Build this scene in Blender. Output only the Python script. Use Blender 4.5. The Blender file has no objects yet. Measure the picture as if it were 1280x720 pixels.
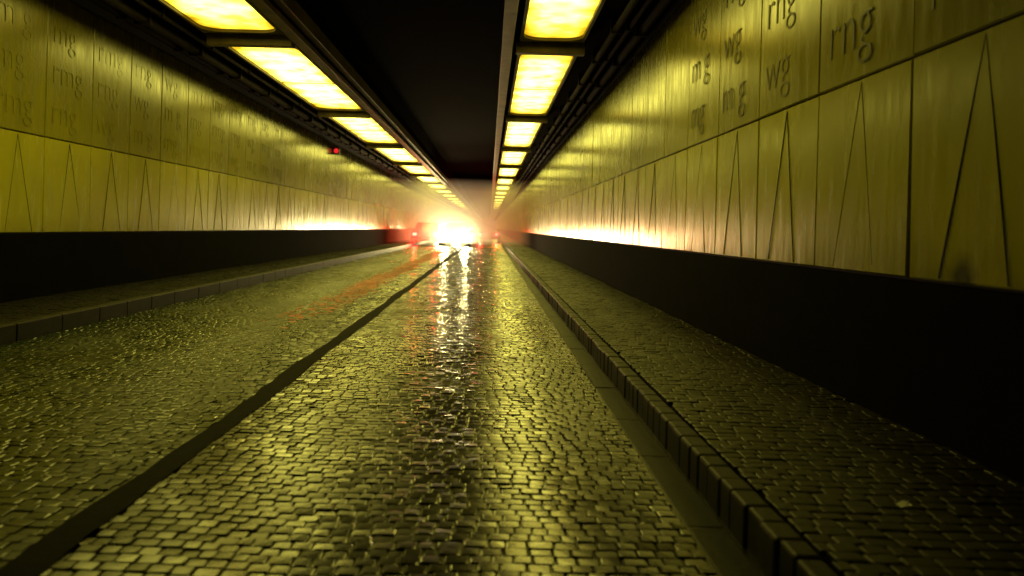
import bpy, math, random
import numpy as np
from mathutils import Matrix, Vector
random.seed(7); rng=np.random.default_rng(7)
scene=bpy.context.scene
scene.view_settings.view_transform='Standard'
scene.view_settings.look='None'
scene.view_settings.exposure=0

# ------------------------------------------------------------ dimensions
XR, XL = 2.34, -5.77          # wall faces
Y0, Y1 = -14.0, 300.0         # tunnel extent
PB, PM, PT = 0.98, 2.22, 4.13 # panel bottom / mid joint / top
KR, KL = 1.02, -4.5           # kerb faces
SW = 0.16                     # sidewalk height

# ------------------------------------------------------------ materials
def mat(name):
    m=bpy.data.materials.new(name); m.use_nodes=True
    nt=m.node_tree; nt.nodes.clear()
    out=nt.nodes.new('ShaderNodeOutputMaterial')
    return m,nt,out
def N(nt,t,**k):
    n=nt.nodes.new(t)
    for a,b in k.items(): setattr(n,a,b)
    return n
def L(nt,a,b): nt.links.new(a,b)
def noise(nt,scale,detail=3,vec=None,rough=.55):
    n=N(nt,'ShaderNodeTexNoise'); n.inputs['Scale'].default_value=scale
    n.inputs['Detail'].default_value=detail; n.inputs['Roughness'].default_value=rough
    if vec is not None: L(nt,vec,n.inputs['Vector'])
    return n.outputs['Fac']
def coords(nt,sc=(1,1,1)):
    t=N(nt,'ShaderNodeTexCoord'); m=N(nt,'ShaderNodeMapping')
    m.inputs['Scale'].default_value=sc
    L(nt,t.outputs['Object'],m.inputs['Vector']); return m.outputs['Vector']
def mrange(nt,v,a,b,c,d):
    n=N(nt,'ShaderNodeMapRange'); L(nt,v,n.inputs['Value'])
    for i,x in zip(('From Min','From Max','To Min','To Max'),(a,b,c,d)): n.inputs[i].default_value=x
    return n.outputs['Result']
def mixc(nt,f,a,b,mode='MIX'):
    n=N(nt,'ShaderNodeMix',data_type='RGBA',blend_type=mode)
    if hasattr(f,'links'): L(nt,f,n.inputs[0])
    else: n.inputs[0].default_value=f
    for s,x in ((n.inputs[6],a),(n.inputs[7],b)):
        if hasattr(x,'links'): L(nt,x,s)
        else: s.default_value=(*x,1)
    return n.outputs[2]
def bump(nt,h,strength,dist,prev=None):
    b=N(nt,'ShaderNodeBump'); b.inputs['Strength'].default_value=strength
    b.inputs['Distance'].default_value=dist; L(nt,h,b.inputs['Height'])
    if prev is not None: L(nt,prev,b.inputs['Normal'])
    return b.outputs['Normal']
def principled(nt,out,col,rough,normal=None,metal=0,spec=None):
    p=N(nt,'ShaderNodeBsdfPrincipled')
    for s,x in (('Base Color',col),('Roughness',rough)):
        if hasattr(x,'links'): L(nt,x,p.inputs[s])
        else: p.inputs[s].default_value=(*x,1) if s=='Base Color' else x
    p.inputs['Metallic'].default_value=metal
    if spec is not None: p.inputs['Specular IOR Level'].default_value=spec
    if normal is not None: L(nt,normal,p.inputs['Normal'])
    L(nt,p.outputs[0],out.inputs[0]); return p

def simple(name,col,rough=.5,metal=0,ns=8,var=.35,spec=None,bs=.2):
    m,nt,out=mat(name); c=coords(nt)
    n=noise(nt,ns,5,c)
    dark=tuple(x*(1-var) for x in col); lite=tuple(min(1,x*(1+var)) for x in col)
    principled(nt,out,mixc(nt,mrange(nt,n,.3,.7,0,1),dark,lite),rough,bump(nt,noise(nt,ns*6,3,c),bs,.004),metal,spec)
    return m
def emis(name,col,s):
    m,nt,out=mat(name); e=N(nt,'ShaderNodeEmission')
    e.inputs[0].default_value=(*col,1); e.inputs[1].default_value=s
    L(nt,e.outputs[0],out.inputs[0]); return m

def wall_mat(name,dark_spot=False,upper_dark=.35,tint=1.0):
    m,nt,out=mat(name)
    c=coords(nt); cv=coords(nt,(1,2.6,.6)); ch=coords(nt,(1,6,.8))
    g=N(nt,'ShaderNodeNewGeometry')
    T=lambda *a: tuple(x*tint for x in a)
    big=noise(nt,.55,4,c); streak=noise(nt,1.2,4,cv); fine=noise(nt,2.2,4,ch)
    col=mixc(nt,mrange(nt,streak,.35,.7,0,1),T(.43,.395,.015),T(.35,.318,.012))
    col=mixc(nt,mrange(nt,big,.42,.72,0,.7),col,T(.22,.195,.009))
    col=mixc(nt,mrange(nt,g.outputs['Random Per Island'],0,1,0,.3),col,T(.50,.46,.024))
    # upper course: darker finish plus dimness painted in, growing towards the ceiling
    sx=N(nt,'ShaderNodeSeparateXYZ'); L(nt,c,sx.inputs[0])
    mul=N(nt,'ShaderNodeMath',operation='MULTIPLY'); L(nt,mrange(nt,sx.outputs[2],PT,PM,.95,upper_dark),mul.inputs[0])
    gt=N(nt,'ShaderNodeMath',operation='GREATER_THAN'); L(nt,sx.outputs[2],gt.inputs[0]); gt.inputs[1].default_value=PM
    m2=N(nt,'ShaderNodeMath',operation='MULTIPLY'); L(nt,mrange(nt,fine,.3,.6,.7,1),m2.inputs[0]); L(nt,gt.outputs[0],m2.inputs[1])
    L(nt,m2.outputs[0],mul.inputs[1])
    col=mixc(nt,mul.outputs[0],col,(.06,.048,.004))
    # splash dirt just above the dado
    m3=N(nt,'ShaderNodeMath',operation='MULTIPLY'); L(nt,mrange(nt,sx.outputs[2],PB,PB+.25,.35,0),m3.inputs[0]); L(nt,mrange(nt,noise(nt,4,4,c),.35,.65,.1,1),m3.inputs[1])
    col=mixc(nt,m3.outputs[0],col,(.07,.055,.01))
    if dark_spot:  # dark round spot with a ragged edge
        vd=N(nt,'ShaderNodeVectorMath',operation='DISTANCE'); 
        nz=N(nt,'ShaderNodeTexNoise'); nz.inputs['Scale'].default_value=9; L(nt,c,nz.inputs['Vector'])
        va=N(nt,'ShaderNodeVectorMath',operation='MULTIPLY_ADD'); L(nt,nz.outputs['Color'],va.inputs[0]); va.inputs[1].default_value=(.08,.08,.08); L(nt,c,va.inputs[2])
        L(nt,va.outputs[0],vd.inputs[0]); vd.inputs[1].default_value=(XR+.03,3.98,1.06)
        col=mixc(nt,mrange(nt,vd.outputs['Value'],.05,.14,.85,0),col,(.02,.018,.01))
    ro=mrange(nt,fine,.3,.75,.16,.32)
    nm=bump(nt,noise(nt,2.5,2,cv),.10,.02); nm=bump(nt,noise(nt,30,2,c),.06,.002,nm)
    principled(nt,out,col,ro,nm,spec=.36)
    return m
M_wallR=wall_mat('enamel_panel_spotted',True,.38); M_wallL=wall_mat('enamel_panel',False,.52,.95)
M_groove=simple('joint_black',(.012,.010,.006),.7)
M_letter=simple('letter_paint',(.075,.060,.007),.5)
M_dado=simple('dado_black',(.004,.0035,.002),.9,ns=3,spec=.02)
M_ceil=simple('ceiling_soot',(.0045,.0034,.0014),.95,ns=1.5,spec=.01)
M_lip=simple('fascia_metal',(.16,.12,.03),.5,ns=2.5,var=.5)
M_frame=simple('lamp_frame',(.06,.042,.012),.5)
M_pipe=simple('conduit_paint',(.012,.009,.004),.8,spec=.08)
M_dirt=simple('ground_earth',(.08,.07,.05),.9)
M_kerb=simple('kerb_granite',(.014,.011,.005),.5,ns=7,var=.5,bs=.6,spec=.2)
M_gutter=simple('gutter_stone',(.006,.005,.003),.5,ns=5,var=.5,bs=.6,spec=.15)

def sett_mat(name,a,b,r0,r1,gscale=1.0,spec=.5):
    m,nt,out=mat(name); c=coords(nt); g=N(nt,'ShaderNodeNewGeometry')
    lng=coords(nt,(1.4,.12,1))
    wear=noise(nt,1.3,3,lng)
    col=mixc(nt,g.outputs['Random Per Island'],a,b)
    col=mixc(nt,mrange(nt,wear,.45,.7,0,.6),col,tuple(x*.35 for x in a))
    puddle=noise(nt,1.1,3,c)
    r=mrange(nt,puddle,.3,.7,r0,r1)
    r2=N(nt,'ShaderNodeMath',operation='ADD'); L(nt,r,r2.inputs[0]); L(nt,mrange(nt,wear,.4,.65,0,.08),r2.inputs[1])
    ad=N(nt,'ShaderNodeMath',operation='MULTIPLY_ADD'); L(nt,g.outputs['Random Per Island'],ad.inputs[0]); ad.inputs[1].default_value=.05; L(nt,r2.outputs[0],ad.inputs[2])
    nm=bump(nt,noise(nt,45,3,c),.12*gscale,.003)
    principled(nt,out,col,ad.outputs[0],nm,spec=spec)
    return m
M_set=sett_mat('wet_setts',(.028,.023,.004),(.016,.013,.003),.13,.24,spec=.9)
M_setL=sett_mat('wet_setts_greenish',(.012,.022,.004),(.007,.013,.002),.12,.26,spec=.65)
M_setS=sett_mat('sidewalk_setts',(.018,.014,.004),(.009,.007,.002),.32,.44,spec=.3)
M_setD=sett_mat('sidewalk_setts_dark',(.007,.0055,.002),(.004,.003,.001),.5,.65,spec=.15)  # darker, duller copy of the sidewalk setts for the left side
M_streak=sett_mat('painted_tail_reflection',(.60,.09,.008),(.18,.035,.004),.3,.45,spec=.3)  # red tail-light reflection painted into the stone colour
# grout / far road sheet
def road_far():
    m,nt,out=mat('wet_road_bed'); c=coords(nt)
    v=N(nt,'ShaderNodeTexVoronoi'); v.inputs['Scale'].default_value=11; L(nt,c,v.inputs['Vector'])
    nm=bump(nt,v.outputs['Distance'],.4,.006)
    nm=bump(nt,noise(nt,2.5,3,c),.2,.02,nm)
    principled(nt,out,mixc(nt,noise(nt,3,4,c),(.008,.0065,.002),(.018,.015,.005)),.28,nm)
    return m
M_bed=road_far()
M_asph=simple('patch_asphalt',(.006,.005,.002),.8,ns=10,var=.5,spec=.08,bs=.8)

# ------------------------------------------------------------ mesh helpers
class MB:
    def __init__(s): s.v=[];s.f=[];s.m=[]
    def box(s,x0,x1,y0,y1,z0,z1,mi=0,cham=0):
        b=len(s.v)
        s.v+=[(x0,y0,z0),(x1,y0,z0),(x1,y1,z0),(x0,y1,z0),(x0,y0,z1),(x1,y0,z1),(x1,y1,z1),(x0,y1,z1)]
        for q in ((0,3,2,1),(4,5,6,7),(0,1,5,4),(1,2,6,5),(2,3,7,6),(3,0,4,7)):
            s.f.append(tuple(b+i for i in q)); s.m.append(mi)
    def poly(s,pts,mi=0):
        b=len(s.v); s.v+=list(pts); s.f.append(tuple(range(b,b+len(pts)))); s.m.append(mi)
    def hexa(s,p,mi=0):  # 8 pts like box order
        b=len(s.v); s.v+=list(p)
        for q in ((0,3,2,1),(4,5,6,7),(0,1,5,4),(1,2,6,5),(2,3,7,6),(3,0,4,7)):
            s.f.append(tuple(b+i for i in q)); s.m.append(mi)
    def cyl(s,c,r,axis,h,n=16,mi=0,r2=None):
        r2=r if r2 is None else r2
        a=Vector(axis).normalized(); u=a.orthogonal().normalized(); w=a.cross(u); b=len(s.v); c=Vector(c)
        for k,(rr,t) in enumerate(((r,0),(r2,h))):
            for i in range(n):
                th=2*math.pi*i/n; s.v.append(tuple(c+a*t+u*rr*math.cos(th)+w*rr*math.sin(th)))
        for i in range(n):
            j=(i+1)%n; s.f.append((b+i,b+j,b+n+j,b+n+i)); s.m.append(mi)
        s.f.append(tuple(b+i for i in reversed(range(n)))); s.m.append(mi)
        s.f.append(tuple(b+n+i for i in range(n))); s.m.append(mi)
    def mesh(s,name,mats):
        me=bpy.data.meshes.new(name); me.from_pydata(s.v,[],s.f)
        for m in mats: me.materials.append(m)
        me.polygons.foreach_set('material_index',s.m); me.update(); return me
    def obj(s,name,mats,parent=None,bevel=0,smooth=False):
        o=bpy.data.objects.new(name,s.mesh(name,mats)); scene.collection.objects.link(o)
        if parent: o.parent=parent
        if bevel:
            b=o.modifiers.new('b','BEVEL'); b.width=bevel; b.segments=2; b.limit_method='ANGLE'
        if smooth: o.data.polygons.foreach_set('use_smooth',[True]*len(o.data.polygons))
        return o
def empty(name,loc=(0,0,0)):
    e=bpy.data.objects.new(name,None); scene.collection.objects.link(e); e.location=loc; return e

# ------------------------------------------------------------ setts
def lowf(x,y):
    return .5*(.007*np.sin(x*2.3+.4*np.sin(y*.9))+.006*np.sin(y*1.1+x*.8)+.003*np.sin(y*3.1-x*2.0+1))
def setts(name,x0,x1,y0,y1,z,sx,sy,mats,parent,matfn=None,jit=.007,wav=.03,tilt=.013,hj=.0014):
    C=[];S=[]
    nrow=int((y1-y0)/sy)
    for r in range(nrow):
        yy=y0+(r+.5)*sy; off=(r%2)*.5*sx+rng.normal(0,.01)
        x=x0-off
        while x<x1:
            w=sx*(1+rng.normal(0,.13)); w=max(w,sx*.65)
            a=max(x,x0); b=min(x+w,x1)
            if b-a>.025:
                C.append(((a+b)/2,yy)); S.append(((b-a)/2-.0018,sy/2-.0018))
            x+=w
    C=np.array(C);S=np.array(S);n=len(C)
    C[:,1]+=wav*np.sin(C[:,0]*2.6)+.5*wav*np.sin(C[:,0]*6.1+C[:,1]*.7)+rng.normal(0,jit*.5,n)
    ang=np.arange(8)*np.pi/4+np.pi/8
    ux=np.sign(np.cos(ang))*np.abs(np.cos(ang))**.25; uy=np.sign(np.sin(ang))*np.abs(np.sin(ang))**.25
    ux/=np.abs(ux).max(); uy/=np.abs(uy).max()
    h=z+lowf(C[:,0],C[:,1])+rng.normal(0,hj,n)
    tx=rng.normal(0,tilt,n); ty=rng.normal(0,tilt*2,n)
    V=np.zeros((n,25,3))
    for k,(sc,dz) in enumerate(((1.0,-.035),(.98,-.003),(.84,-.0006))):
        lx=ux[None]*S[:,0:1]*sc*(1+rng.normal(0,.025,(n,8))*(k>0)); ly=uy[None]*S[:,1:2]*sc*(1+rng.normal(0,.025,(n,8))*(k>0))
        V[:,k*8:k*8+8,0]=C[:,0:1]+lx; V[:,k*8:k*8+8,1]=C[:,1:2]+ly
        V[:,k*8:k*8+8,2]=(h+dz)[:,None]+(lx*tx[:,None]+ly*ty[:,None])*(k>0)
    V[:,24,0]=C[:,0];V[:,24,1]=C[:,1];V[:,24,2]=h
    quads=[];tris=[]
    for i in range(8):
        j=(i+1)%8
        quads+= [(i,j,8+j,8+i),(8+i,8+j,16+j,16+i)]; tris.append((16+i,16+j,24))
    base=(np.arange(n)*25)[:,None]
    q=(base+np.array(quads).ravel()[None]).reshape(n,-1); t=(base+np.array(tris).ravel()[None]).reshape(n,-1)
    loops=np.concatenate([q,t],1).ravel()
    per=np.array([4]*16+[3]*8); tot=np.tile(per,n); start=np.concatenate([[0],np.cumsum(tot)[:-1]])
    me=bpy.data.meshes.new(name); me.vertices.add(n*25); me.loops.add(len(loops)); me.polygons.add(len(tot))
    me.vertices.foreach_set('co',V.ravel()); me.loops.foreach_set('vertex_index',loops.astype(np.int32))
    me.polygons.foreach_set('loop_start',start.astype(np.int32))
    for m in mats: me.materials.append(m)
    if matfn is not None:
        me.polygons.foreach_set('material_index',np.repeat(matfn(C),24).astype(np.int32))
    me.polygons.foreach_set('use_smooth',np.zeros(len(tot),bool))
    me.update(calc_edges=True); me.validate()
    o=bpy.data.objects.new(name,me); scene.collection.objects.link(o); o.parent=parent; return o

# ------------------------------------------------------------ ground, road
g=MB(); g.poly([(-600,-600,-.5),(600,-600,-.5),(600,900,-.5),(-600,900,-.5)]); g.obj('ground',[M_dirt])
road=empty('road')
b=MB(); b.box(KL-.1,KR+.1,Y0,Y1,-.3,-.013); b.obj('road_bed',[M_bed],road)
b=MB(); b.box(KL,.86,48,Y1,-.011,-.004); b.obj('far_surface',[M_bed],road)
setts('lane_setts',-1.48,.84,.6,48,0,.078,.070,[M_set],road,tilt=.015)
def lf(C):  # picks the setts that carry the painted reflection streak
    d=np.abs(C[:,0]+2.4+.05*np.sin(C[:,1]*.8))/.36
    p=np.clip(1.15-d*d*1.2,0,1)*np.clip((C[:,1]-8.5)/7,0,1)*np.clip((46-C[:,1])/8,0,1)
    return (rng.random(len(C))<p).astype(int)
setts('left_lane_setts',KL+.02,-1.59,1.5,48,-.004,.082,.074,[M_setL,M_streak],road,lf,tilt=.016)
# asphalt joint strip with wavering edges
b=MB(); ys=np.arange(.5,60,.25); 
l=[-1.605+.012*math.sin(y*1.7)+random.uniform(-.012,.012) for y in ys]; r=[-1.465+.012*math.sin(y*1.3+1)+random.uniform(-.012,.012) for y in ys]
for i in range(len(ys)-1):
    z=lambda x,y: float(lowf(x,y))+.004
    b.poly([(l[i],ys[i],z(l[i],ys[i])),(r[i],ys[i],z(r[i],ys[i])),(r[i+1],ys[i+1],z(r[i+1],ys[i+1])),(l[i+1],ys[i+1],z(l[i+1],ys[i+1]))])
b.obj('asphalt_joint',[M_asph],road)
# gutter stones
b=MB(); y=.3
while y<80:
    ln=random.uniform(.8,1.1); b.box(.85,KR-.014,y,y+ln-.012,-.2,-.009+random.uniform(-.002,.004)); y+=ln
b.obj('gutter',[M_gutter],road,bevel=.008)

def sidewalk(x0,x1,kx,far,M):
    s=empty('sidewalk'); 
    b=MB(); b.box(x0,x1,Y0,Y1,-.3,SW-.014); b.obj('bed',[M_dado],s)
    b=MB(); b.box(x0,x1,far,Y1,SW-.012,SW-.004); b.obj('far_paving',[M],s)
    setts('paving_setts',x0,x1,1.0,far,SW,.110,.078,[M],s,wav=.012,tilt=.015)
    k=empty('kerb'); b=MB(); y=Y0
    w=.10 if kx>0 else .13
    while y<120:
        ln=random.uniform(.14,.20) if kx>0 else random.uniform(.7,1)
        j=random.uniform(-.008,.005); dz=random.uniform(-.010,-.003)
        if kx>0: b.box(kx+j,kx+w,y,y+ln-.003,-.3,SW+dz)
        else: b.box(kx-w,kx+j*.4,y,y+ln-.005,-.3,SW+dz*.5+.01)
        y+=ln
    b.box(kx if kx>0 else kx-w,kx+w if kx>0 else kx,121.1,Y1,-.3,SW)
    b.obj('kerb_stones',[M_kerb],k,bevel=.014)
sidewalk(KR+.105,XR,KR,40,M_setS)
sidewalk(XL,KL-.135,KL,40,M_setD)

# ------------------------------------------------------------ walls
def text_mesh(s,size):
    cu=bpy.data.curves.new('t','FONT'); cu.body=s; cu.size=size; cu.extrude=.004; cu.resolution_u=4; cu.offset=-.009
    o=bpy.data.objects.new('t',cu); scene.collection.objects.link(o)
    bpy.context.view_layer.update()
    me=bpy.data.meshes.new_from_object(o.evaluated_get(bpy.context.evaluated_depsgraph_get()))
    v=[tuple(x.co) for x in me.vertices]; f=[tuple(p.vertices) for p in me.polygons]
    bpy.data.objects.remove(o); return v,f
TXT=[text_mesh(t,.50) for t in ('rng','mg','wg','rmg','m g')]
def wall(side):
    X=XR if side>0 else XL
    p=empty('tunnel_wall'); sg=side
    b=MB()
    def bx(d0,d1,*a):   # d measured outward from the face (into the wall positive)
        xa,xb=X+sg*d0,X+sg*d1; b.box(min(xa,xb),max(xa,xb),*a)
    bx(.05,.5,Y0,Y1,-.4,5.6); b.obj('backing',[M_groove],p)
    b=MB()
    bx(.004,.048,Y0,Y1,-.3,PB-.012); b.obj('dado',[M_dado],p)
    s=1.27 if side>0 else 1.2; ph=4.45 if side>0 else 10.28
    n0=int((Y0-ph)/s); n1=int((Y1-ph)/s)-1
    b=MB(); v=MB(); t=MB()
    for n in range(n0,n1):
        ya=ph+n*s; yb=ya+s
        for (za,zb) in ((PB,PM),(PM,PT)):
            gp=.007
            j=[random.uniform(-.006,.006) for _ in range(4)]
            c=.008
            A=[(ya+gp,za+gp),(yb-gp,za+gp),(yb-gp,zb-gp),(ya+gp,zb-gp)]
            I=[(ya+gp+c,za+gp+c),(yb-gp-c,za+gp+c),(yb-gp-c,zb-gp-c),(ya+gp+c,zb-gp-c)]
            k=len(b.v)
            b.v+=[(X+sg*.045,*q) for q in A]+[(X+sg*.010,*q) for q in A]+[(X+sg*j[i],*q) for i,q in enumerate(I)]
            for i in range(4):
                m=(i+1)%4; 
                for o1 in (0,4):
                    q=(k+o1+i,k+o1+m,k+o1+4+m,k+o1+4+i); b.f.append(q if sg<0 else q[::-1]); b.m.append(0)
            q=(k+8,k+9,k+10,k+11); b.f.append(q if sg<0 else q[::-1]); b.m.append(0)
        if ya<110:
            # inverted V trim
            ap=ya+.61; f=-.004
            for leg,w in ((ya+.40,.003),(ya+.96,.0025 if n!=-1 else .005)):
                v.hexa([(X+sg*(f),leg-w,PB+.02),(X+sg*(.002),leg-w,PB+.02),(X+sg*(.002),leg+w,PB+.02),(X+sg*f,leg+w,PB+.02),
                        (X+sg*(f),ap-w*.6,PM-.03),(X+sg*(.002),ap-w*.6,PM-.03),(X+sg*(.002),ap+w*.6,PM-.03),(X+sg*f,ap+w*.6,PM-.03)])
        if ya<(9 if sg>0 else 22):
            for row,zz in enumerate((2.42,2.95,3.48)):
                tv,tf=TXT[(n*2+row*3)%len(TXT)]
                w=max(q[0] for q in tv); sc=min(1,.98/w); k=len(t.v)
                for q in tv:
                    u=q[0]*sc
                    yy=(yb-.14-u) if sg>0 else (ya+.12+u)
                    t.v.append((X-sg*(.006+q[2]*.3),yy,zz+q[1]))
                t.f+=[tuple(k+i for i in ff) for ff in tf]; t.m+=[0]*len(tf)
    b.obj('enamel_panels',[M_wallR if sg>0 else M_wallL],p)
    v.obj('v_trim',[M_groove],p); t.obj('relief_lettering',[M_letter if sg>0 else M_wallL],p)
wall(1); wall(-1)

# ------------------------------------------------------------ ceiling
c=empty('tunnel_ceiling')
b=MB(); b.box(XL-.5,XR+.5,Y0,Y1,5.3,5.6); b.obj('slab',[M_ceil],c)
b=MB()
b.box(-3.0,-2.93,Y0,Y1,4.02,5.3); b.box(.16,.23,Y0,Y1,4.06,5.3)
b.obj('fascia',[M_ceil],c)
b=MB(); # painted steel lower edge beams
b.box(-3.05,-2.88,Y0,Y1,3.93,4.015); b.box(-2.925,-2.80,Y0,Y1,4.1,4.32); b.box(.11,.28,Y0,Y1,3.97,4.055)
b.obj('edge_beam',[M_lip],c,bevel=.01)
b=MB()
b.box(XL,-4.66,Y0,Y1,4.27,4.34); b.box(-3.36,-3.0,Y0,Y1,4.27,4.34)
b.box(1.43,XR,Y0,Y1,4.27,4.34); b.box(.23,.42,Y0,Y1,4.27,4.34)
b.box(-4.66,-3.36,Y0,Y1,4.42,4.5); b.box(.42,1.43,Y0,Y1,4.42,4.5)
b.obj('soffit',[M_ceil],c)
# conduits and brackets
def conduit(x,z,r):
    b=MB(); b.cyl((x,Y0,z),r,(0,1,0),160,12)
    y=1
    while y<110:
        b.box(x-r*1.5,x+r*1.5,y,y+.06,z-r*1.15,4.27); y+=2.1
    b.obj('cable_conduit',[M_pipe])
conduit(1.75,4.12,.05); conduit(1.95,4.15,.035); conduit(2.12,4.1,.06); conduit(-5.1,4.1,.08); conduit(-5.4,4.14,.05); conduit(-4.85,4.16,.035)

# ------------------------------------------------------------ lamps
def diffuser_mat():
    m,nt,out=mat('lamp_diffuser'); t=N(nt,'ShaderNodeTexCoord')
    sx=N(nt,'ShaderNodeSeparateXYZ'); L(nt,t.outputs['Generated'],sx.inputs[0])
    oi=N(nt,'ShaderNodeObjectInfo')
    def tri(v):
        a=N(nt,'ShaderNodeMath',operation='SUBTRACT'); L(nt,v,a.inputs[0]); a.inputs[1].default_value=.5
        b=N(nt,'ShaderNodeMath',operation='ABSOLUTE'); L(nt,a.outputs[0],b.inputs[0]); return b.outputs[0]
    ex=mrange(nt,tri(sx.outputs[0]),.24,.5,1,.16); ey=mrange(nt,tri(sx.outputs[1]),.32,.5,1,.20)
    w=N(nt,'ShaderNodeTexWave'); w.inputs['Scale'].default_value=.3; w.inputs['Distortion'].default_value=3.5; w.bands_direction='Y'
    L(nt,t.outputs['Object'],w.inputs['Vector'])
    n=mrange(nt,noise(nt,2.6,5,t.outputs['Object']),.3,.75,1.35,.35)
    oc=N(nt,'ShaderNodeSeparateColor'); L(nt,oi.outputs['Color'],oc.inputs[0])
    prev=ex
    for q in (ey,n,mrange(nt,w.outputs['Fac'],0,1,.85,1.12),mrange(nt,oi.outputs['Random'],0,1,.85,1.1),oc.outputs[0]):
        k=N(nt,'ShaderNodeMath',operation='MULTIPLY'); L(nt,prev,k.inputs[0]); L(nt,q,k.inputs[1]); prev=k.outputs[0]
    e=N(nt,'ShaderNodeEmission')
    L(nt,mixc(nt,mrange(nt,prev,.12,.65,0,1),(1,.60,.012),(1,.90,.14)),e.inputs[0])
    k=N(nt,'ShaderNodeMath',operation='MULTIPLY'); L(nt,prev,k.inputs[0]); k.inputs[1].default_value=7.4
    L(nt,k.outputs[0],e.inputs[1]); L(nt,e.outputs[0],out.inputs[0]); return m
M_diff=diffuser_mat()
M_off=simple('lamp_diffuser_off',(.25,.22,.1),.3)
def rr(x0,x1,y0,y1,r,n=6):
    P=[]
    for cx,cy,a in ((x1-r,y1-r,0),(x0+r,y1-r,90),(x0+r,y0+r,180),(x1-r,y0+r,270)):
        for i in range(n+1):
            th=math.radians(a+90*i/n); P.append((cx+r*math.cos(th),cy+r*math.sin(th)))
    return P
def lamp_mesh(w,ln,on):
    b=MB(); hw,hl=w/2,ln/2
    outer=rr(-hw-.05,hw+.05,-hl-.1,hl+.1,.02); inner=rr(-hw,hw,-hl,hl,.30); n=len(outer)
    def ring(P,z,Q,zz,mi,flip=False):
        k=len(b.v); b.v+=[(x,y,z) for x,y in P]+[(x,y,zz) for x,y in Q]
        for i in range(n):
            j=(i+1)%n; b.f.append((k+i,k+j,k+n+j,k+n+i)); b.m.append(mi)
    ring(outer,.22,outer,0,0); ring(outer,0,inner,0,0); ring(inner,0,inner,.05,0)
    k=len(b.v); b.v+=[(x,y,.05) for x,y in inner]; b.f.append(tuple(range(k,k+n))[::-1]); b.m.append(1)
    b.box(-hw+.02,hw-.02,-.012,.012,.03,.045,0)
    return b.mesh('lamp',[M_frame,M_diff if on else M_off])
per=8.4; LN=7.5
for cx,w in ((.915,.93),(-4.01,1.2)):
    on=lamp_mesh(w,LN,True); off=lamp_mesh(w,LN,False)
    for k in range(-3,34):
        y=5.15+per*k+LN/2
        o=bpy.data.objects.new('ceiling_lamp',on if k>=0 else off); o.location=(cx,y,4.2); scene.collection.objects.link(o)
        d=.82 if k==0 else 1.0
        o.color=(d,d,d,1)
    b=MB()
    for k in range(-3,34):
        yy=5.15+per*k-.45; b.box(cx-w/2-.1,cx+w/2+.1,yy-.09,yy+.09,4.08,4.26)
    b.obj('lamp_cross_bracket',[M_lip],bevel=.01)

# red signal lamp on the left wall
s=empty('red_signal_lamp',(-5.55,29,3.85)); M_red=emis('red_glow',(1,.03,.03),.8)
b=MB(); b.box(-.22,.02,-.1,.1,-.13,.13); b.box(-.05,.03,-.14,-.1,.1,.14); b.obj('housing',[M_frame],s,bevel=.01)
b=MB(); b.cyl((-.09,-.1,0),.09,(0,-1,0),.05,16,r2=.06); b.obj('lens',[M_red],s)

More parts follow.
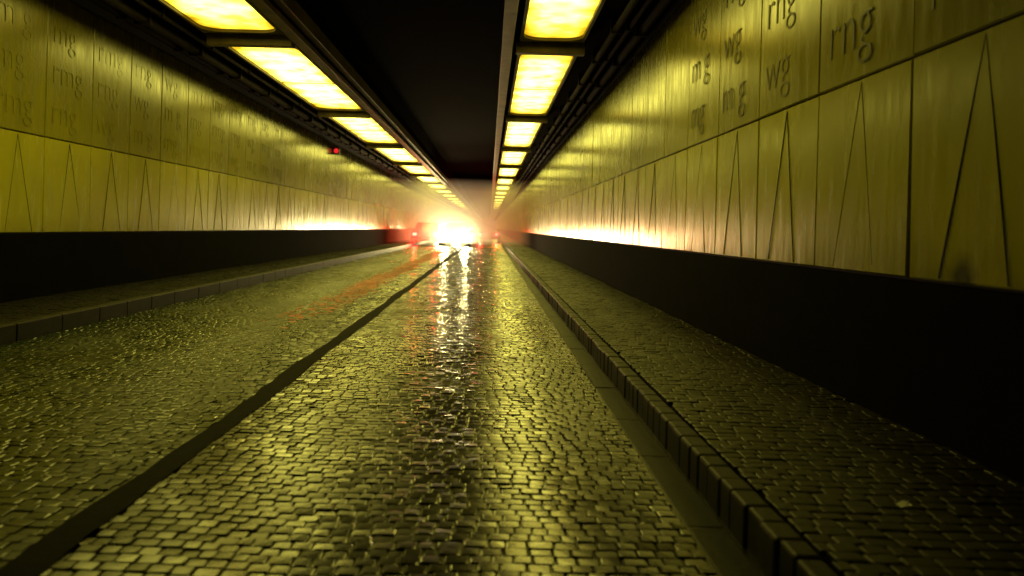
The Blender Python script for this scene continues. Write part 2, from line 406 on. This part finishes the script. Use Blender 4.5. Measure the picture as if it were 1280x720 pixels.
# ------------------------------------------------------------ cars
M_white=emis('headlight_glow',(1,.93,.75),70); M_tail=emis('tail_glow',(1,.02,.015),40)
M_glass=simple('car_glass',(.01,.01,.012),.08,var=.1,bs=0); M_tyre=simple('tyre',(.015,.015,.015),.8); M_chrome=simple('hub',(.4,.4,.4),.3,metal=.8)
M_dim=simple('lamp_lens_unlit',(.2,.02,.02),.2)
def car(loc,col,heading,white):
    e=empty('car',loc); e.rotation_euler=(0,0,heading)   # car front towards local -Y
    P=simple('car_paint',col,.25,metal=.3,bs=0)
    prof=[(-2.1,.28),(-2.15,.5),(-2.08,.68),(-1.2,.86),(-.95,.9),(1.35,.95),(2.05,.92),(2.13,.6),(2.1,.28)]
    b=MB(); hw=.86
    k=0; n=len(prof)
    for x,sh in ((-hw,1),(-hw*.9,1.02),(hw*.9,1.02),(hw,1)):
        for y,z in prof: b.v.append((x,y*(1 if abs(x)<hw else .965),z if z<.3 else z*(1 if abs(x)<hw else .97)))
    for c_ in range(3):
        for i in range(n-1):
            b.f.append((c_*n+i,c_*n+i+1,(c_+1)*n+i+1,(c_+1)*n+i)); b.m.append(0)
        b.f.append((c_*n,(c_+1)*n,(c_+1)*n+n-1,c_*n+n-1)); b.m.append(0)
    b.f.append(tuple(range(n))[::-1]); b.m.append(0); b.f.append(tuple(range(3*n,4*n))); b.m.append(0)
    b.obj('body',[P],e,bevel=.04,smooth=True)
    b=MB(); b.hexa([(-.78,-1.1,.88),(.78,-1.1,.88),(.78,1.7,.92),(-.78,1.7,.92),(-.6,-.35,1.4),(.6,-.35,1.4),(.6,1.0,1.42),(-.6,1.0,1.42)]); b.obj('cabin_glass',[M_glass],e,bevel=.05)
    b=MB(); b.box(-.6,.6,-.33,1.0,1.41,1.45)
    for sx_ in (-1,1):
        for y0,y1,yt0,yt1 in ((-1.12,-1.04,-.38,-.3),(.28,.36,.28,.36),(1.62,1.72,.94,1.02)):
            a=sx_*.79; t=sx_*.61; q=sx_*.74; u=sx_*.56
            b.hexa([(a,y0,.88),(q,y0,.88),(q,y1,.88),(a,y1,.88),(t,yt0,1.42),(u,yt0,1.42),(u,yt1,1.42),(t,yt1,1.42)])
        b.box(sx_*.98-.09,sx_*.98+.09,-.85,-.72,.88,1.02)
    b.obj('roof_and_pillars',[P],e,bevel=.015)
    b=MB()
    for sx_ in (-1,1):
        for y in (-1.3,1.3):
            b.cyl((sx_*.87-.1,y,.31),.31,(1,0,0),.2,24,0); b.cyl((sx_*.87-.11,y,.31),.18,(1,0,0),.22,16,1)
    b.obj('wheels',[M_tyre,M_chrome],e)
    b=MB(); b.box(-.8,.8,-2.22,-2.12,.3,.46); b.box(-.8,.8,2.1,2.2,.3,.48); b.box(-.45,.45,-2.17,-2.1,.52,.64); b.obj('bumpers_and_grille',[M_tyre],e,bevel=.02)
    b=MB(); t=MB()
    for sx_ in (-1,1):
        b.cyl((sx_*.63,-2.1,.6),.13,(0,-1,0),.07,20); t.box(sx_*.66-.13,sx_*.66+.13,2.08,2.16,.6,.78)
    b.obj('headlights',[M_white if white else M_chrome],e); t.obj('tail_lights',[M_dim if white else M_tail],e)
    for sx_ in (-1,1):
        l=bpy.data.lights.new('beam','SPOT'); o=bpy.data.objects.new('headlight_beam' if white else 'tail_beam',l); scene.collection.objects.link(o); o.parent=e
        l.spot_blend=1
        if white:
            l.shadow_soft_size=.25
            l.energy=1500; l.color=(1,.86,.36); l.spot_size=math.radians(62); o.location=(sx_*.63,-2.5,.65); o.rotation_euler=(math.radians(-90),0,0)
        else:
            l.shadow_soft_size=.1
            l.energy=380; l.color=(1,.02,.01); l.spot_size=math.radians(150); o.location=(sx_*.66,2.3,.7); o.rotation_euler=(math.radians(90),0,0)
car((-2.15,52,0),(.02,.02,.02),0,True)
car((-3.1,62,0),(.02,.02,.03),0,True)
car((-4.02,52,0),(.02,.008,.008),math.pi,False)
car((-.1,66,0),(.03,.03,.035),math.pi,False)

# scrap of litter on the sidewalk
b=MB(); random.seed(3); px=(1.62,3.05)
for i in range(3):
    for j in range(3):
        b.v.append((px[0]+i*.020-.02+random.uniform(-.006,.006),px[1]+j*.018-.02+random.uniform(-.006,.006),SW+.012+random.uniform(0,.025)))
for i in range(2):
    for j in range(2): b.f.append((i*3+j,i*3+j+3,i*3+j+4,i*3+j+1)); b.m.append(0)
b.obj('paper_scrap',[simple('paper',(.85,.85,.8),.4)])

# haze box added around the traffic to spread the headlight glow
b=MB(); b.box(XL+.02,XR-.02,44,60,.25,3.9)
m,nt,out=mat('haze'); vs=N(nt,'ShaderNodeVolumeScatter'); vs.inputs['Density'].default_value=.06; vs.inputs['Anisotropy'].default_value=.7
L(nt,vs.outputs[0],out.inputs['Volume']); b.obj('added_glow_haze',[m])

# ------------------------------------------------------------ world + camera
w=bpy.data.worlds.new('World'); scene.world=w; w.use_nodes=True
nt=w.node_tree; sky=nt.nodes.new('ShaderNodeTexSky'); sky.sky_type='NISHITA'; sky.sun_disc=False
sky.sun_elevation=math.radians(-4); sky.sun_rotation=math.radians(20)
nt.links.new(sky.outputs[0],nt.nodes['Background'].inputs[0]); nt.nodes['Background'].inputs[1].default_value=.02
cam=bpy.data.cameras.new('cam'); co=bpy.data.objects.new('camera',cam); scene.collection.objects.link(co)
cam.lens=28; cam.sensor_width=36; cam.clip_end=2000; cam.clip_start=.05
cam.shift_x=28/1280; cam.shift_y=-75/1280
cam.dof.use_dof=True; cam.dof.focus_distance=9; cam.dof.aperture_fstop=1.7
co.matrix_world=Matrix.Translation((0,0,1.2))@Matrix.Rotation(math.pi/2,4,'X')@Matrix.Rotation(.027,4,'Z')
scene.camera=co
